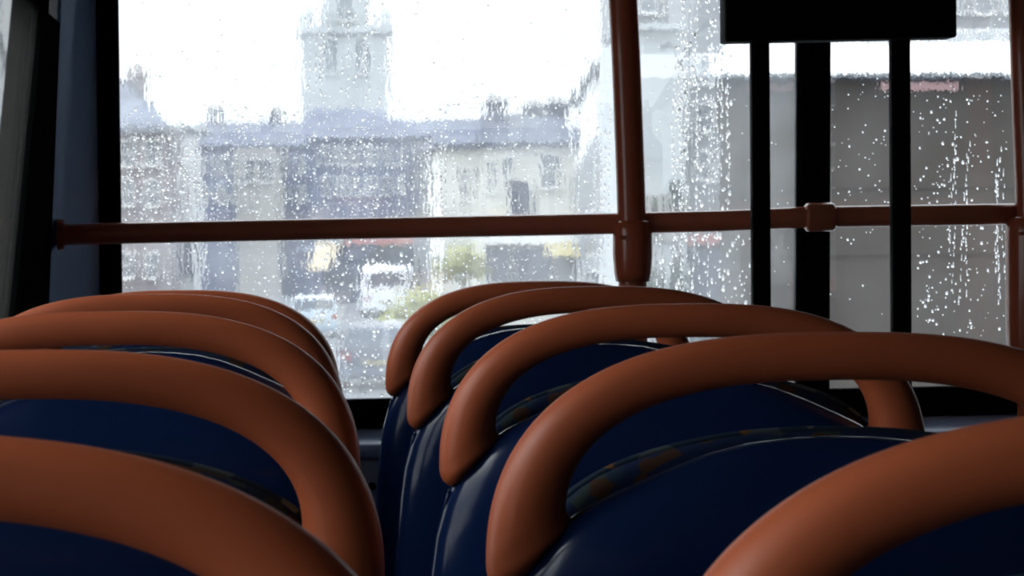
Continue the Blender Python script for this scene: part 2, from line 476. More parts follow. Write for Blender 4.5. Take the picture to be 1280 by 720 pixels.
# ---- black box on two slim posts
YK = 4.22
kb = at(1048, 50, YK)
box = thing('display_box', 'black display box on two slim black posts in front of the windscreen divider', 'display box', (kb.x, YK, 0))
ox = kb.x
a0 = at(907, 52.5, YK); a1 = at(1196.5, 46.5, YK)
mb = MB(); H = .235
mb.hexa([(a0.x-ox,0,a0.z),(a1.x-ox,0,a1.z),(a1.x-ox,.06,a1.z),(a0.x-ox,.06,a0.z),(a0.x-ox,0,a0.z+H),(a1.x-ox,0,a1.z+H),(a1.x-ox,.06,a1.z+H),(a0.x-ox,.06,a0.z+H)])
hs = mb.build('housing', M['black'], box, bevel=.004)
mb = MB(); mb.box(a0.x-ox+.03, a1.x-ox-.03, -.004, .004, a0.z+.062, a0.z+H-.03); mb.build('screen', M['screen'], box, bevel=.002)
mb = MB(); mb.box(a0.x-ox+.02, a1.x-ox-.02, .015, .045, a0.z+H-.01, ZC+.005); mb.build('ceiling_bracket', M['black'], box)
for (xa, xb) in ((939.5, 962.5), (1114.5, 1138.5)):
    p0, p1 = at(xa, 60, YK+.03), at(xb, 60, YK+.03)
    q0, q1 = at(xa+3, 390, YK+.03), at(xb+1.5, 390, YK+.03)
    mb = MB(); ym = YK+.03-YK
    mb.hexa([(q0.x-ox,ym,0),(q1.x-ox,ym,0),(q1.x-ox,ym+.025,0),(q0.x-ox,ym+.025,0),(p0.x-ox,ym,a0.z+.02),(p1.x-ox,ym,a0.z+.02),(p1.x-ox,ym+.025,a0.z+.02),(p0.x-ox,ym+.025,a0.z+.02)])
    mb.build('post', M['black'], box, bevel=.003)

# ------------------------------------------------------------------ rain on the windscreen
def water(name, rough, bumps, transp, veil=0.0):
    W = bpy.data.materials.new(name); W.use_nodes = True
    nt = W.node_tree; nt.nodes.clear()
    out = nt.nodes.new('ShaderNodeOutputMaterial')
    rf = nt.nodes.new('ShaderNodeBsdfRefraction'); rf.inputs['IOR'].default_value = 1.33; rf.inputs['Roughness'].default_value = rough
    tr = nt.nodes.new('ShaderNodeBsdfTransparent')
    mx = nt.nodes.new('ShaderNodeMixShader'); mx.inputs['Fac'].default_value = transp
    nt.links.new(rf.outputs['BSDF'], mx.inputs[1]); nt.links.new(tr.outputs['BSDF'], mx.inputs[2])
    nt.links.new(mx.outputs['Shader'], out.inputs['Surface'])
    if veil:                       # fine mist and grime on the wet pane scatters daylight
        tl = nt.nodes.new('ShaderNodeBsdfTranslucent'); tl.inputs['Color'].default_value = (.93, .96, 1, 1)
        mv = nt.nodes.new('ShaderNodeMixShader')
        tv = nt.nodes.new('ShaderNodeTexCoord')
        nv = nt.nodes.new('ShaderNodeTexNoise'); nv.inputs['Scale'].default_value = 9; nv.inputs['Detail'].default_value = 6
        nt.links.new(tv.outputs['Object'], nv.inputs['Vector'])
        mr = nt.nodes.new('ShaderNodeMapRange'); mr.inputs['From Min'].default_value = .3; mr.inputs['From Max'].default_value = .7
        mr.inputs['To Min'].default_value = veil*.4; mr.inputs['To Max'].default_value = veil*1.6
        nt.links.new(nv.outputs['Fac'], mr.inputs['Value']); nt.links.new(mr.outputs['Result'], mv.inputs['Fac'])
        nt.links.new(mx.outputs['Shader'], mv.inputs[1]); nt.links.new(tl.outputs['BSDF'], mv.inputs[2])
        nt.links.new(mv.outputs['Shader'], out.inputs['Surface'])
    if bumps:
        tc = nt.nodes.new('ShaderNodeTexCoord')
        prev = None
        for sc, dist, st in bumps:
            mp = nt.nodes.new('ShaderNodeMapping'); mp.inputs['Scale'].default_value = st
            nt.links.new(tc.outputs['Object'], mp.inputs['Vector'])
            n = nt.nodes.new('ShaderNodeTexNoise'); n.inputs['Scale'].default_value = sc; n.inputs['Detail'].default_value = 2
            nt.links.new(mp.outputs['Vector'], n.inputs['Vector'])
            bp = nt.nodes.new('ShaderNodeBump'); bp.inputs['Strength'].default_value = 1.0; bp.inputs['Distance'].default_value = dist
            nt.links.new(n.outputs['Fac'], bp.inputs['Height'])
            if prev is not None: nt.links.new(prev.outputs['Normal'], bp.inputs['Normal'])
            prev = bp
        nt.links.new(prev.outputs['Normal'], rf.inputs['Normal'])
    return W
BUMPS = [(60, .00015, (1,1,.22)), (230, .000036, (1,1,.5))]
M['film_left'] = water('rippled misty water film', 0.03, BUMPS, 0.12, 0.10)
M['film_right'] = water('rippled water film', 0.03, BUMPS, 0.12, 0.025)
M['film_in'] = water('flat water film', 0.0, None, 0.12)
for i, (a, b1) in enumerate(((GL, DL), (DR, GR))):
    mb = MB(); fquad(mb, a+.001, b1-.001, ZG0+.001, ZG1-.001, .0185, .0195)
    o = mb.build('rain_film', M['film_in']); o.data.materials.append(M['film_left' if i == 0 else 'film_right'])
    for p in o.data.polygons:
        if p.normal.y > .9: p.material_index = 1
    tag(o, 'thin sheet of rain water running down the %s windscreen pane' % ('wide left' if i == 0 else 'right'), 'rain water', kind='stuff')

Wd = bpy.data.materials.new('rain drop water'); Wd.use_nodes = True
nt = Wd.node_tree; nt.nodes.clear(); out = nt.nodes.new('ShaderNodeOutputMaterial')
g = nt.nodes.new('ShaderNodeBsdfGlass'); g.inputs['IOR'].default_value = 1.33; g.inputs['Roughness'].default_value = 0.0
nt.links.new(g.outputs['BSDF'], out.inputs['Surface'])
drops = MB()
def drop(px, py, rpx, el=1.0, h=.55, lean=0.0):
    rpx *= .82
    c = at(px, py, YF)
    z = c.z; x = c.x; r = rpx/788.0
    if z-r*el < ZG0+.002+.01*x or z+r*el > ZG1-.002: return
    if not (GL+.002+r < x < DL-.002-r or DR+.002+r < x < GR-.002-r): return
    n = 9 if rpx > 1.8 else 7
    ph = random.random()*6
    w1, w2 = random.uniform(-.18,.18), random.uniform(-.12,.12)
    vs = []; fs = []
    prof = [(1.0, 0.0), (.93, .42), (.68, .78), (.34, .96)]
    for pr, ph_ in prof:
        for k in range(n):
            a = 2*PI*k/n
            rr = r*pr*(1+w1*math.cos(a+ph)+w2*math.cos(2*a+ph))
            zz = z+rr*math.sin(a)*el; xx = x+rr*math.cos(a)+lean*rr*math.sin(a)*el
            vs.append((xx, yf(zz, .0197+h*r*ph_), zz))
    vs.append((x, yf(z, .0197+h*r), z))
    for j in range(3):
        for k in range(n): fs.append((j*n+k, j*n+(k+1) % n, (j+1)*n+(k+1) % n, (j+1)*n+k))
    for k in range(n): fs.append((3*n+k, 3*n+(k+1) % n, 4*n))
    fs.append(tuple(range(n-1, -1, -1)))
    drops.add(vs, fs)
def field(n, x0, x1, y0, y1, r0, r1, e0=.9, e1=1.4, h=.5, pw=2.0):
    for _ in range(n):
        drop(random.uniform(x0, x1), random.uniform(y0, y1), r0+(r1-r0)*random.random()**pw, random.uniform(e0, e1), h*.62*random.uniform(.6, 1.2))
def trail(px, y0, y1, r, wob=1.5):
    """a running rivulet broken into long beads"""
    y = y0; x = px
    while y < y1:
        L = random.uniform(4, 16); rr = r*random.uniform(.6, 1.15)
        drop(x, y+L/2, rr, max(1.0, L/2/rr*.9), random.uniform(.2, .4), random.uniform(-.06, .06))
        y += L*random.uniform(.8, 1.5); x += random.uniform(-wob, wob)
field(150, 150, 765, 0, 150, .9, 2.0, h=.4)                 # sparse on the bright sky
field(430, 150, 470, 130, 300, .9, 2.6)
field(600, 150, 470, 140, 300, .7, 1.5)
field(350, 430, 765, 150, 300, .7, 1.4)
field(650, 150, 765, 295, 500, .7, 1.6)
field(900, 150, 560, 150, 300, .6, 1.2)
field(700, 150, 765, 295, 500, .6, 1.2)
field(140, 155, 250, 170, 275, 1.2, 3.0)
field(330, 430, 765, 120, 275, .9, 2.4)
field(520, 150, 765, 295, 500, 1.0, 2.9)
field(200, 380, 560, 300, 500, 1.2, 3.2)
field(90, 380, 490, 0, 130, .8, 1.6, 1.5, 4.0)
field(330, 845, 915, 0, 300, 1.0, 2.9, .9, 2.2)
field(220, 805, 940, 285, 420, 1.0, 2.8, .9, 3.0)
field(60, 802, 860, 0, 280, .8, 1.8)
field(230, 1150, 1262, 110, 420, .8, 2.4, .9, 1.6)
field(110, 1050, 1200, 90, 300, .8, 2.0)
field(70, 905, 1110, 95, 420, .7, 1.6)
field(60, 1190, 1262, 0, 95, .9, 2.2)
field(260, 1262, 1800, 0, 480, 1.0, 2.8)
for _ in range(17): trail(random.uniform(846, 912), random.uniform(-20, 120), random.uniform(160, 420), random.uniform(1.0, 1.9))
for _ in range(9): trail(random.uniform(1185, 1262), random.uniform(120, 230), random.uniform(300, 430), random.uniform(.8, 1.5))
for x in (552, 557, 566, 546, 752, 758, 747, 764, 725): trail(x, random.uniform(130, 190), random.uniform(250, 345), random.uniform(.8, 1.4), .8)
for _ in range(12): trail(random.uniform(385, 480), random.uniform(-10, 60), random.uniform(70, 135), random.uniform(.7, 1.2), .6)
for _ in range(10): trail(random.uniform(480, 560), random.uniform(160, 230), random.uniform(240, 300), random.uniform(.7, 1.3), .8)
for q in range(26): drop(206+q*3.0+random.uniform(-3,3), 195+q*2.6+random.uniform(-4,4), random.uniform(1.4, 2.8), random.uniform(.9,1.3), .6)   # diagonal line of drops left by the wiper
o = drops.build('rain_drops', Wd, smooth=True)
tag(o, 'rain drops and runs of water scattered over the outside of the windscreen', 'rain drops', kind='stuff')

# ------------------------------------------------------------------ the street outside
ZG = -2.30
def C(*rgb):                     # sRGB 0-255 to linear
    return tuple(((c/255)/12.92 if c/255 < .04045 else ((c/255+.055)/1.055)**2.4) for c in rgb)
M['road'] = mat('wet asphalt', (0.16, 0.165, 0.18), 0.28, var=0.25, vscale=.6)
M['paving'] = mat('wet paving', (0.26, 0.26, 0.27), 0.35, var=0.2, vscale=1.5)
M['line'] = mat('white road paint', (0.7, 0.7, 0.7), 0.6)
mb = MB(); mb.box(-120, 120, -120, 420, ZG-.3, ZG); struct(mb.build('street', M['road']))
mb = MB(); mb.box(-60, -5.5, -60, 150, ZG-.02, ZG+.12); struct(mb.build('pavement', M['paving']))
mb = MB(); mb.box(5.6, 60, -60, 104, ZG-.02, ZG+.12); struct(mb.build('pavement.001', M['paving']))

M['cream'] = mat('cream render', C(204,202,196), .9, var=.06, vscale=.7)
M['white'] = mat('white render', C(208,209,210), .9, var=.04, vscale=.7)
M['stone'] = mat('pale grey stone', C(174,178,181), .9, var=.10, vscale=.5)
M['bluestone'] = mat('blue grey stone', C(104,110,130), .9, var=.22, vscale=.35)
M['beige'] = mat('beige stone', C(150,149,147), .9, var=.12, vscale=.5)
M['slate'] = mat('wet slate', C(92,96,110), .8, spec=.2, var=.2, vscale=.8)
M['dslate'] = mat('dark wet slate', C(76,79,92), .8, spec=.2, var=.2, vscale=.8)
M['brick'] = brick_mat('old red brown brick', C(122,112,114), C(108,100,104), C(150,146,150), 4.0)
M['concrete'] = mat('grey concrete', C(128,130,134), .9, var=.14, vscale=.5)
M['brown'] = mat('grey brown rendered wall', C(63,57,53), .9, var=.10, vscale=.8)
M['fascia'] = mat('white fascia', C(236,240,244), .6)
M['darkcap'] = mat('dark blue grey coping', C(40,48,66), .5)
M['joint'] = mat('dark joint', C(66,60,57), .9)
M['pinkglare'] = mat('painted pink glare', C(205,165,166), .6)  # pink glare put into a flat colour
M['wpane'] = mat('dark window glass', C(70,78,92), .12)
M['wpane_light'] = mat('net curtained window glass', C(122,127,134), .2)
M['frame'] = mat('white window frame', C(228,228,226), .6)
M['shopfront'] = mat('dark shopfront', C(58,64,84), .4)
M['red'] = mat('red shop fascia', C(164,112,108), .6)
M['awning'] = mat('sand awning cloth', C(172,160,138), .8)
M['yawning'] = mat('mustard awning cloth', C(160,150,110), .8)
M['leaf'] = mat('yellow green leaves', C(142,142,92), .7, var=.35, vscale=5)
M['dleaf'] = mat('dark green leaves', C(58,72,66), .7, var=.35, vscale=5)
M['bark'] = mat('bark', C(70,62,56), .9)
M['carwhite'] = mat('white car paint', C(226,230,236), .2, coat=.6)
M['carsilver'] = mat('pale blue car paint', C(180,198,214), .2, coat=.6)
M['cardark'] = mat('dark blue car paint', C(48,54,76), .2, coat=.6)
M['cargrey'] = mat('grey car paint', C(92,98,116), .2, coat=.6)
M['tyre'] = mat('tyre rubber', (.015,.015,.016), .8)
M['lampred'] = mat('red lamp lens', C(150,30,26), .3)

def W(px, py, Y): return at(px, py, Y)
def window(parent, org, px0, px1, py0, py1, Y, pane='wpane', bars=True):
    a, b1 = at(px0, py1, Y), at(px1, py0, Y)
    x0, x1, z0, z1 = a.x-org.x, b1.x-org.x, a.z-org.z, b1.z-org.z
    y = Y-org.y
    t = max(.05, (x1-x0)*.09)
    mb = MB()
    mb.box(x0-t, x0, y-.08, y+.03, z0-t, z1+t); mb.box(x1, x1+t, y-.08, y+.03, z0-t, z1+t)
    mb.box(x0, x1, y-.08, y+.03, z1, z1+t); mb.box(x0-t, x1+t, y-.16, y+.03, z0-t*1.5, z0)
    if bars:
        mb.box(x0, x1, y-.05, y+.03, (z0+z1)/2-t*.3, (z0+z1)/2+t*.3)
        mb.box((x0+x1)/2-t*.25, (x0+x1)/2+t*.25, y-.05, y+.03, z0, z1)
    f = mb.build('window', M['frame'], parent)
    mb = MB(); mb.box(x0, x1, y-.02, y+.02, z0, z1); mb.build('pane', M[pane], f)
def chimney(parent, org, px0, px1, py0, py1, Y, m='dslate', pots=3):
    a, b1 = at(px0, py1, Y), at(px1, py0, Y)
    x0, x1, z0, z1 = a.x-org.x, b1.x-org.x, a.z-org.z, b1.z-org.z
    y = Y-org.y
    mb = MB(); mb.box(x0, x1, y-.3, y+.3, z0, z1); mb.box(x0-.06, x1+.06, y-.36, y+.36, z1-.12, z1)
    c = mb.build('chimney', M[m], parent)
    for i in range(pots):
        xx = x0+(x1-x0)*(i+.5)/pots
        MB().tube([(xx,y,z1-.01),(xx,y,z1+.22),(xx,y,z1+.25)], [.09,.07,.08], 10).build('chimney_pot', M['brick'], c)
def body(parent, org, px0, px1, pytop, Y, depth, m, name='wall'):
    a, b1 = at(px0, pytop, Y), at(px1, pytop, Y)
    mb = MB(); mb.box(a.x-org.x, b1.x-org.x, Y-org.y, Y-org.y+depth, 0, a.z-org.z)
    return mb.build(name, M[m], parent)
def roof(parent, org, px0, px1, pyeave, pyridge, Y, depth, m, hip=0.0, over=.25):
    a, b1 = at(px0, pyeave, Y), at(px1, pyeave, Y)
    zr = at(px0, pyridge, Y+depth/2).z-org.z
    x0, x1, z0 = a.x-org.x-over, b1.x-org.x+over, a.z-org.z
    y0, y1 = Y-org.y-over, Y-org.y+depth+over; ym = (y0+y1)/2
    mb = MB(); mb.add([(x0,y0,z0),(x1,y0,z0),(x1,y1,z0),(x0,y1,z0),(x0+hip,ym,zr),(x1-hip,ym,zr),(x0,y0,z0-.15),(x1,y0,z0-.15),(x1,y1,z0-.15),(x0,y1,z0-.15)],
        [(0,1,5,4),(2,3,4,5),(3,0,4),(1,2,5),(6,7,1,0),(7,8,2,1),(8,9,3,2),(9,6,0,3),(9,8,7,6)])
    return mb.build('roof', M[m], parent)
def bld(name, label, pxc, Y):
    t = thing(name, label, 'building', (at(pxc, 300, Y).x, Y, ZG))
    return t, Vector(t.location)

# church tower, far off
Y = 210
t, o = bld('church_tower', 'pale church tower of stepped stages rising hazy above the roofs', 432, Y)
t['category'] = 'church tower'
def tower_stage(px0, px1, py0, py1, m, name, depth, dy=0):
    a, b1 = at(px0, py1, Y), at(px1, py0, Y)
    mb = MB(); z0 = max(0, a.z-o.z)
    mb.box(a.x-o.x, b1.x-o.x, dy, dy+depth, z0, b1.z-o.z)
    mb.box(a.x-o.x-.25, b1.x-o.x+.25, dy-.25, dy+depth+.25, b1.z-o.z-.5, b1.z-o.z)
    return mb.build(name, M[m], t)
tower_stage(380, 484, 33, 420, 'stone', 'lower_stage', 7.0)
tower_stage(405, 462, -60, 34, 'stone', 'upper_stage', 4.2, 1.4)
for px in (384, 480):
    a = at(px, 33, Y); MB().tube([(a.x-o.x,.4,a.z-o.z-.1),(a.x-o.x,.4,a.z-o.z+.9),(a.x-o.x,.4,a.z-o.z+1.8)], [.45,.35,.03], 8).build('pinnacle', M['stone'], t)
for p0, p1, q0, q1, in ((405,418,48,92),(444,457,48,92),(423,440,-20,25)):
    window(t, o, p0, p1, q0, q1, Y+(1.4 if q0 < 0 else 0), 'wpane_light', False)
# nave in front of the tower
Y = 195
t, o = bld('church_hall', 'dark blue grey slate-roofed hall at the foot of the church tower', 440, Y)
body(t, o, 372, 492, 170, Y, 9, 'bluestone'); roof(t, o, 372, 492, 170, 136, Y, 9, 'slate', 1.0)
for px in range(382, 490, 18): window(t, o, px, px+8, 190, 225, Y, 'wpane_light', False)

# long terrace across the end of the street
Y = 165
t, o = bld('terrace_building', 'long blue grey terrace with slate roof between the white house and the church', 300, Y)
body(t, o, 236, 395, 182, Y, 8, 'bluestone'); roof(t, o, 236, 395, 182, 154, Y, 8, 'slate', .3)
for i, px in enumerate(range(252, 390, 20)):
    for q in (196, 232): window(t, o, px, px+8, q, q+20, Y, 'wpane' if i % 3 else 'wpane_light')
body(t, o, 296, 352, 185, Y-1.2, 1.3, 'beige', 'bay')
for px in (304, 326): window(t, o, px, px+12, 200, 228, Y-1.2)
chimney(t, o, 262, 274, 138, 160, Y+4, 'slate'); chimney(t, o, 338, 350, 140, 160, Y+4, 'slate')
Y = 150
t, o = bld('shop_terrace', 'grey stone shop terrace with red fascia left of the cream house', 490, Y)
body(t, o, 392, 556, 172, Y, 8, 'bluestone'); roof(t, o, 392, 556, 172, 152, Y, 8, 'slate', .3)
body(t, o, 520, 556, 178, Y-.6, .7, 'concrete', 'bay')
for i, px in enumerate(range(402, 516, 19)):
    for q in (184, 222): window(t, o, px, px+8, q, q+22, Y, 'wpane_light' if i % 2 else 'wpane')
for px in (526, 540): window(t, o, px, px+7, 195, 232, Y-.6)
def strip(parent, org, px0, px1, py0, py1, Y, m, name, dep=.3):
    a, b1 = at(px0, py1, Y), at(px1, py0, Y)
    mb = MB(); mb.box(a.x-org.x, b1.x-org.x, Y-org.y-dep, Y-org.y+.05, a.z-org.z, b1.z-org.z); return mb.build(name, M[m], parent)
strip(t, o, 432, 522, 285, 306, Y, 'red', 'shop_fascia')
strip(t, o, 400, 430, 288, 304, Y, 'beige', 'shop_fascia')
strip(t, o, 402, 428, 308, 352, Y, 'shopfront', 'shopfront'); strip(t, o, 436, 476, 310, 352, Y, 'shopfront', 'shopfront'); strip(t, o, 482, 520, 310, 352, Y, 'shopfront', 'shopfront')
# sand coloured awning, sloping
a, b1 = at(384, 338, Y-2), at(428, 300, Y-2)
mb = MB(); mb.hexa([(a.x-o.x,-2,a.z-o.z),(a.x-o.x+1.2,-2,a.z-o.z),(b1.x-o.x,.1,b1.z-o.z),(b1.x-o.x-1.3,.1,b1.z-o.z),(a.x-o.x,-2,a.z-o.z+.1),(a.x-o.x+1.2,-2,a.z-o.z+.1),(b1.x-o.x,.1,b1.z-o.z+.1),(b1.x-o.x-1.3,.1,b1.z-o.z+.1)])
mb.build('awning', M['awning'], t)

# brick house at far left and the narrow white house beside it
Y = 84
t, o = bld('brick_house', 'brown brick house with slate roof at the left edge of the windscreen', 170, Y)
body(t, o, 96, 214, 158, Y, 7, 'brick'); roof(t, o, 96, 200, 158, 100, Y, 7, 'slate', 1.6)
for px in (118, 152, 184):
    for q in (176, 226, 316): window(t, o, px, px+14, q, q+30, Y)
chimney(t, o, 166, 182, 92, 120, Y+3.5, 'brick', 2)
Y = 92
t, o = bld('white_house', 'narrow white rendered house beside the brown brick house', 228, Y)
body(t, o, 212, 243, 158, Y, 6, 'white'); roof(t, o, 178, 243, 156, 122, Y, 6, 'stone', .7)
window(t, o, 219, 226, 255, 280, Y, 'wpane_light')
strip(t, o, 214, 243, 290, 298, Y, 'slate', 'shop_fascia'); strip(t, o, 217, 240, 302, 345, Y, 'shopfront', 'shopfront')

# cream house
Y = 104
t, o = bld('cream_house', 'cream rendered house with sash windows and dark slate roof beside the bent orange pole', 640, Y)
body(t, o, 549, 612, 180, Y+.6, 7, 'cream', 'side_wing'); roof(t, o, 549, 612, 180, 150, Y+.6, 7, 'slate', .4)
body(t, o, 604, 722, 177, Y, 8, 'cream'); roof(t, o, 604, 722, 178, 143, Y, 8, 'dslate', .6)
strip(t, o, 604, 722, 177, 182, Y, 'frame', 'cornice', .22)
window(t, o, 677, 698, 194, 234, Y, 'wpane_light')
window(t, o, 631, 640, 196, 222, Y, 'wpane_light', False)
window(t, o, 577, 582, 210, 250, Y+.6, 'wpane'); window(t, o, 592, 597, 210, 250, Y+.6, 'wpane')
window(t, o, 612, 618, 200, 240, Y, 'wpane_light', False)
# dark bay: rounded top
a, b1 = at(638, 268, Y), at(663, 226, Y)
x0, x1, z0, z1 = a.x-o.x, b1.x-o.x, a.z-o.z, b1.z-o.z
poly = [(x0,z0),(x1,z0),(x1,z1-.12),(x1-.12,z1),(x0+.12,z1),(x0,z1-.12)]
MB().prism(poly, -.35, .02).build('bay_window', M['shopfront'], t)
chimney(t, o, 611, 628, 128, 156, Y+3, 'slate', 2); chimney(t, o, 655, 680, 134, 156, Y+4, 'dslate'); chimney(t, o, 684, 709, 131, 156, Y+4, 'dslate')
strip(t, o, 606, 722, 293, 305, Y, 'frame', 'shop_fascia', .3)
strip(t, o, 610, 636, 310, 352, Y, 'shopfront', 'shopfront'); strip(t, o, 642, 688, 310, 352, Y, 'shopfront', 'shopfront'); strip(t, o, 694, 720, 312, 352, Y, 'wpane_light', 'shopfront')
a, b1 = at(686, 322, Y-1.2), at(716, 300, Y)
mb = MB(); mb.hexa([(a.x-o.x,-1.2,a.z-o.z),(b1.x-o.x,-1.2,a.z-o.z),(b1.x-o.x,0,b1.z-o.z),(a.x-o.x,0,b1.z-o.z),(a.x-o.x,-1.2,a.z-o.z+.08),(b1.x-o.x,-1.2,a.z-o.z+.08),(b1.x-o.x,0,b1.z-o.z+.08),(a.x-o.x,0,b1.z-o.z+.08)])
mb.build('awning', M['yawning'], t)

# houses running along the right side of the street, side on
def side_house(name, label, xface, ya, yb, pzl, pzr, m, mr, wins):
    t = thing(name, label, 'building', (xface, ya, ZG))
    za, zb = pzl, pzr                       # eaves heights above the street at far / near end
    mb = MB(); mb.hexa([(0,0,0),(6,0,0),(6,yb-ya,0),(0,yb-ya,0),(0,0,za),(6,0,za),(6,yb-ya,zb),(0,yb-ya,zb)]); mb.build('wall', M[m], t)
    mb = MB(); L = yb-ya
    mb.add([(-.3,-.2,za),(6.3,-.2,za),(6.3,L+.2,zb),(-.3,L+.2,zb),(3,-.2,za+.7),(3,L+.2,zb+.7)], [(0,1,4),(2,3,5),(3,0,4,5),(1,2,5,4),(3,2,1,0)]); mb.build('roof', M[mr], t)
    mb = MB(); mb.hexa([(-.05,0,0),(.02,0,0),(.02,L,0),(-.05,L,0),(-.05,0,za-2.0),(.02,0,za-2.0),(.02,L,zb-2.3),(-.05,L,zb-2.3)]); mb.build('lower_storey', M['concrete'], t)
    for (f0, f1, h0, h1) in wins:
        mb = MB(); mb.box(-.06, .03, f0-.1, f1+.1, h0-.1, h1+.1); f = mb.build('window', M['frame'], t)
        mb = MB(); mb.box(-.08, .02, f0, f1, h0, h1); mb.build('pane', M['wpane'], f)
    return t
xf_ = at(724, 200, 102).x-.1
side_house('side_street_house', 'tall pale house seen side-on just left of the bent orange pole', xf_, 88, 102, 9.6, 8.1, 'white', 'slate', [(2,3,2.8,4.2),(5,6,2.8,4.2),(8,9,2.8,4.2),(3,8,.3,2.2)])
Y = 76
t, o = bld('white_block', 'tall plain pale wall with dark shrubs at its foot, right of the bent orange pole', 830, Y)
body(t, o, 796, 860, 34, Y, 10, 'stone')
strip(t, o, 794, 862, 30, 37, Y, 'stone', 'coping', .25); strip(t, o, 826, 846, 55, 58, Y, 'concrete', 'ledge', .08)
strip(t, o, 796, 860, 244, 300, Y, 'beige', 'plinth', .12)
Y = 118
t, o = bld('office_block', 'tall grey concrete block behind the pale wall and the white fascia', 1000, Y)
body(t, o, 790, 1420, -90, Y, 12, 'concrete')
for i in range(16):
    for q in (-60, -10, 40): window(t, o, 800+i*38, 822+i*38, q, q+26, Y, 'wpane_light', False)
Y = 80
t, o = bld('stone_shop', 'weathered grey shop wall between the pale wall and the low brown building', 880, Y)
body(t, o, 862, 940, -30, Y, 5, 'concrete')
for q in (70, 130, 190): window(t, o, 872, 890, q, q+34, Y, 'wpane')
strip(t, o, 862, 925, 292, 306, Y, 'red', 'shop_fascia'); strip(t, o, 864, 922, 312, 420, Y, 'shopfront', 'shopfront')
# low brown building with white fascia, filling the right pane
Y = 34
t, o = bld('low_brown_building', 'low grey brown walled building with broad white fascia behind the black posts', 1090, Y)
a, b1 = at(898, 93, Y), at(1800, 93, Y)       # its side wall runs away along the line of sight
xa_, xb_, h_ = a.x-o.x, b1.x-o.x, a.z-o.z
xk_ = a.x*(Y+8)/Y+.4-o.x
MB().hexa([(xa_,0,0),(xb_,0,0),(xb_,8,0),(xk_,8,0),(xa_,0,h_),(xb_,0,h_),(xb_,8,h_),(xk_,8,h_)]).build('wall', M['brown'], t)
z0_, z1_ = at(890, 93, Y).z-o.z, at(890, 54, Y+.9).z-o.z
xa_ = at(890, 93, Y).x-o.x
mb = MB(); mb.hexa([(xa_,-.35,z0_),(xb_,-.35,z0_),(xb_,.2,z0_),(xa_,.2,z0_),(xa_+.3,.9,z1_),(xb_,.9,z1_),(xb_,1.2,z1_),(xa_+.3,1.2,z1_)])
mb.build('fascia', M['fascia'], t); strip(t, o, 896, 1800, 93, 100, Y, 'darkcap', 'gutter', .2)
strip(t, o, 1100, 1196, 102, 113, Y, 'pinkglare', 'glare_strip', .06)  # thin slab standing in for pink glare, no sign here
for q in (231, 313): strip(t, o, 900, 1800, q, q+2.2, Y, 'joint', 'joint', .02)

# buildings hard by both sides of the road
def flank(name, label, x0, x1, y0, y1, h, m, wins):
    t = thing(name, label, 'building', ((x0+x1)/2, (y0+y1)/2, ZG))
    hx_, hy = (x1-x0)/2, (y1-y0)/2
    mb = MB(); mb.box(-hx_, hx_, -hy, hy, 0, h); mb.build('wall', M[m], t)
    mb = MB(); mb.box(-hx_-.2, hx_+.2, -hy-.2, hy+.2, h, h+.4); mb.build('parapet', M['darkcap'], t)
    sx = 1 if x0 < 0 else -1
    for i in range(wins):
        yy = -hy+(i+.5)*2*hy/wins
        for z0 in (3.4, 6.2):
            if z0+1.6 > h: continue
            xx = sx*hx_
            mb = MB(); mb.box(xx-.08, xx+.08, yy-.75, yy+.75, z0-.1, z0+1.7); f = mb.build('window', M['frame'], t)
            mb = MB(); mb.box(xx-.10, xx+.10, yy-.65, yy+.65, z0, z0+1.6); mb.build('pane', M['wpane'], f)
flank('grey_tenement', 'dark grey brown building close outside the left side window', -19, -6.3, 36, 72, 9.5, 'beige', 9)

# ---- cars and van
def car(label, pxc, Y, m, w=1.76, h=1.48, L=4.1, van=False):
    p = at(pxc, 300, Y)
    t = thing('van' if van else 'car', label, 'van' if van else 'car', (p.x, Y, ZG))
    hw = w/2
    def sect(y, zt, wt, zb=.22, wb=1.0):
        return [(-hw*wb,y,zb),(hw*wb,y,zb),(hw,y,zb+.25),(hw*.99,y,min(.85, zt-.05)),(hw*wt,y,zt-.06),(hw*wt*.93,y,zt),(-hw*wt*.93,y,zt),(-hw*wt,y,zt-.06),(-hw*.99,y,min(.85,zt-.05)),(-hw,y,zb+.25)]
    if van: prof = [(0,.95,.98),(.03,h-.15,.94),(.12,h,.92),(L*.70,h,.92),(L*.82,h*.72,.9),(L*.98,h*.5,.92),(L,.6,.9)]
    else: prof = [(0,.80,.96),(.05,.95,.95),(.28,h-.12,.80),(.6,h,.78),(L*.5,h,.78),(L*.66,.95,.88),(L*.95,.78,.90),(L,.55,.9)]
    MB().rings([sect(*q) for q in prof]).build('body', M[m], t, smooth=False, bevel=.03)
    mb = MB()
    if van: mb.box(-hw*.78, hw*.78, -.005, .10, h*.58, h*.86)
    else: mb.hexa([(-hw*.80,.06,.97),(hw*.80,.06,.97),(hw*.80,.2,.97),(-hw*.80,.2,.97),(-hw*.68,.255,h-.14),(hw*.68,.255,h-.14),(hw*.68,.4,h-.14),(-hw*.68,.4,h-.14)])
    mb.build('rear_window', M['wpane'], t)
    for sx in (-1, 1):
        mb = MB(); mb.box(sx*hw*.80-.09, sx*hw*.80+.09, -.03, .08, .68, .86); mb.build('tail_lamp', M['lampred'], t)
        for yy in (.75, L-.8):
            mb = MB(); mb.tube([(sx*(hw-.18),yy,.31),(sx*(hw-.02),yy,.31)], .31, 20); mb.build('wheel', M['tyre'], t)
    mb = MB(); mb.box(-hw*.96, hw*.96, -.07, .1, .32, .52); mb.build('bumper', M['cargrey' if m == 'cardark' else m], t)
    mb = MB(); mb.box(-.26, .26, -.085, -.02, .56, .67); mb.build('number_plate', M['yawning'], t)
    return t
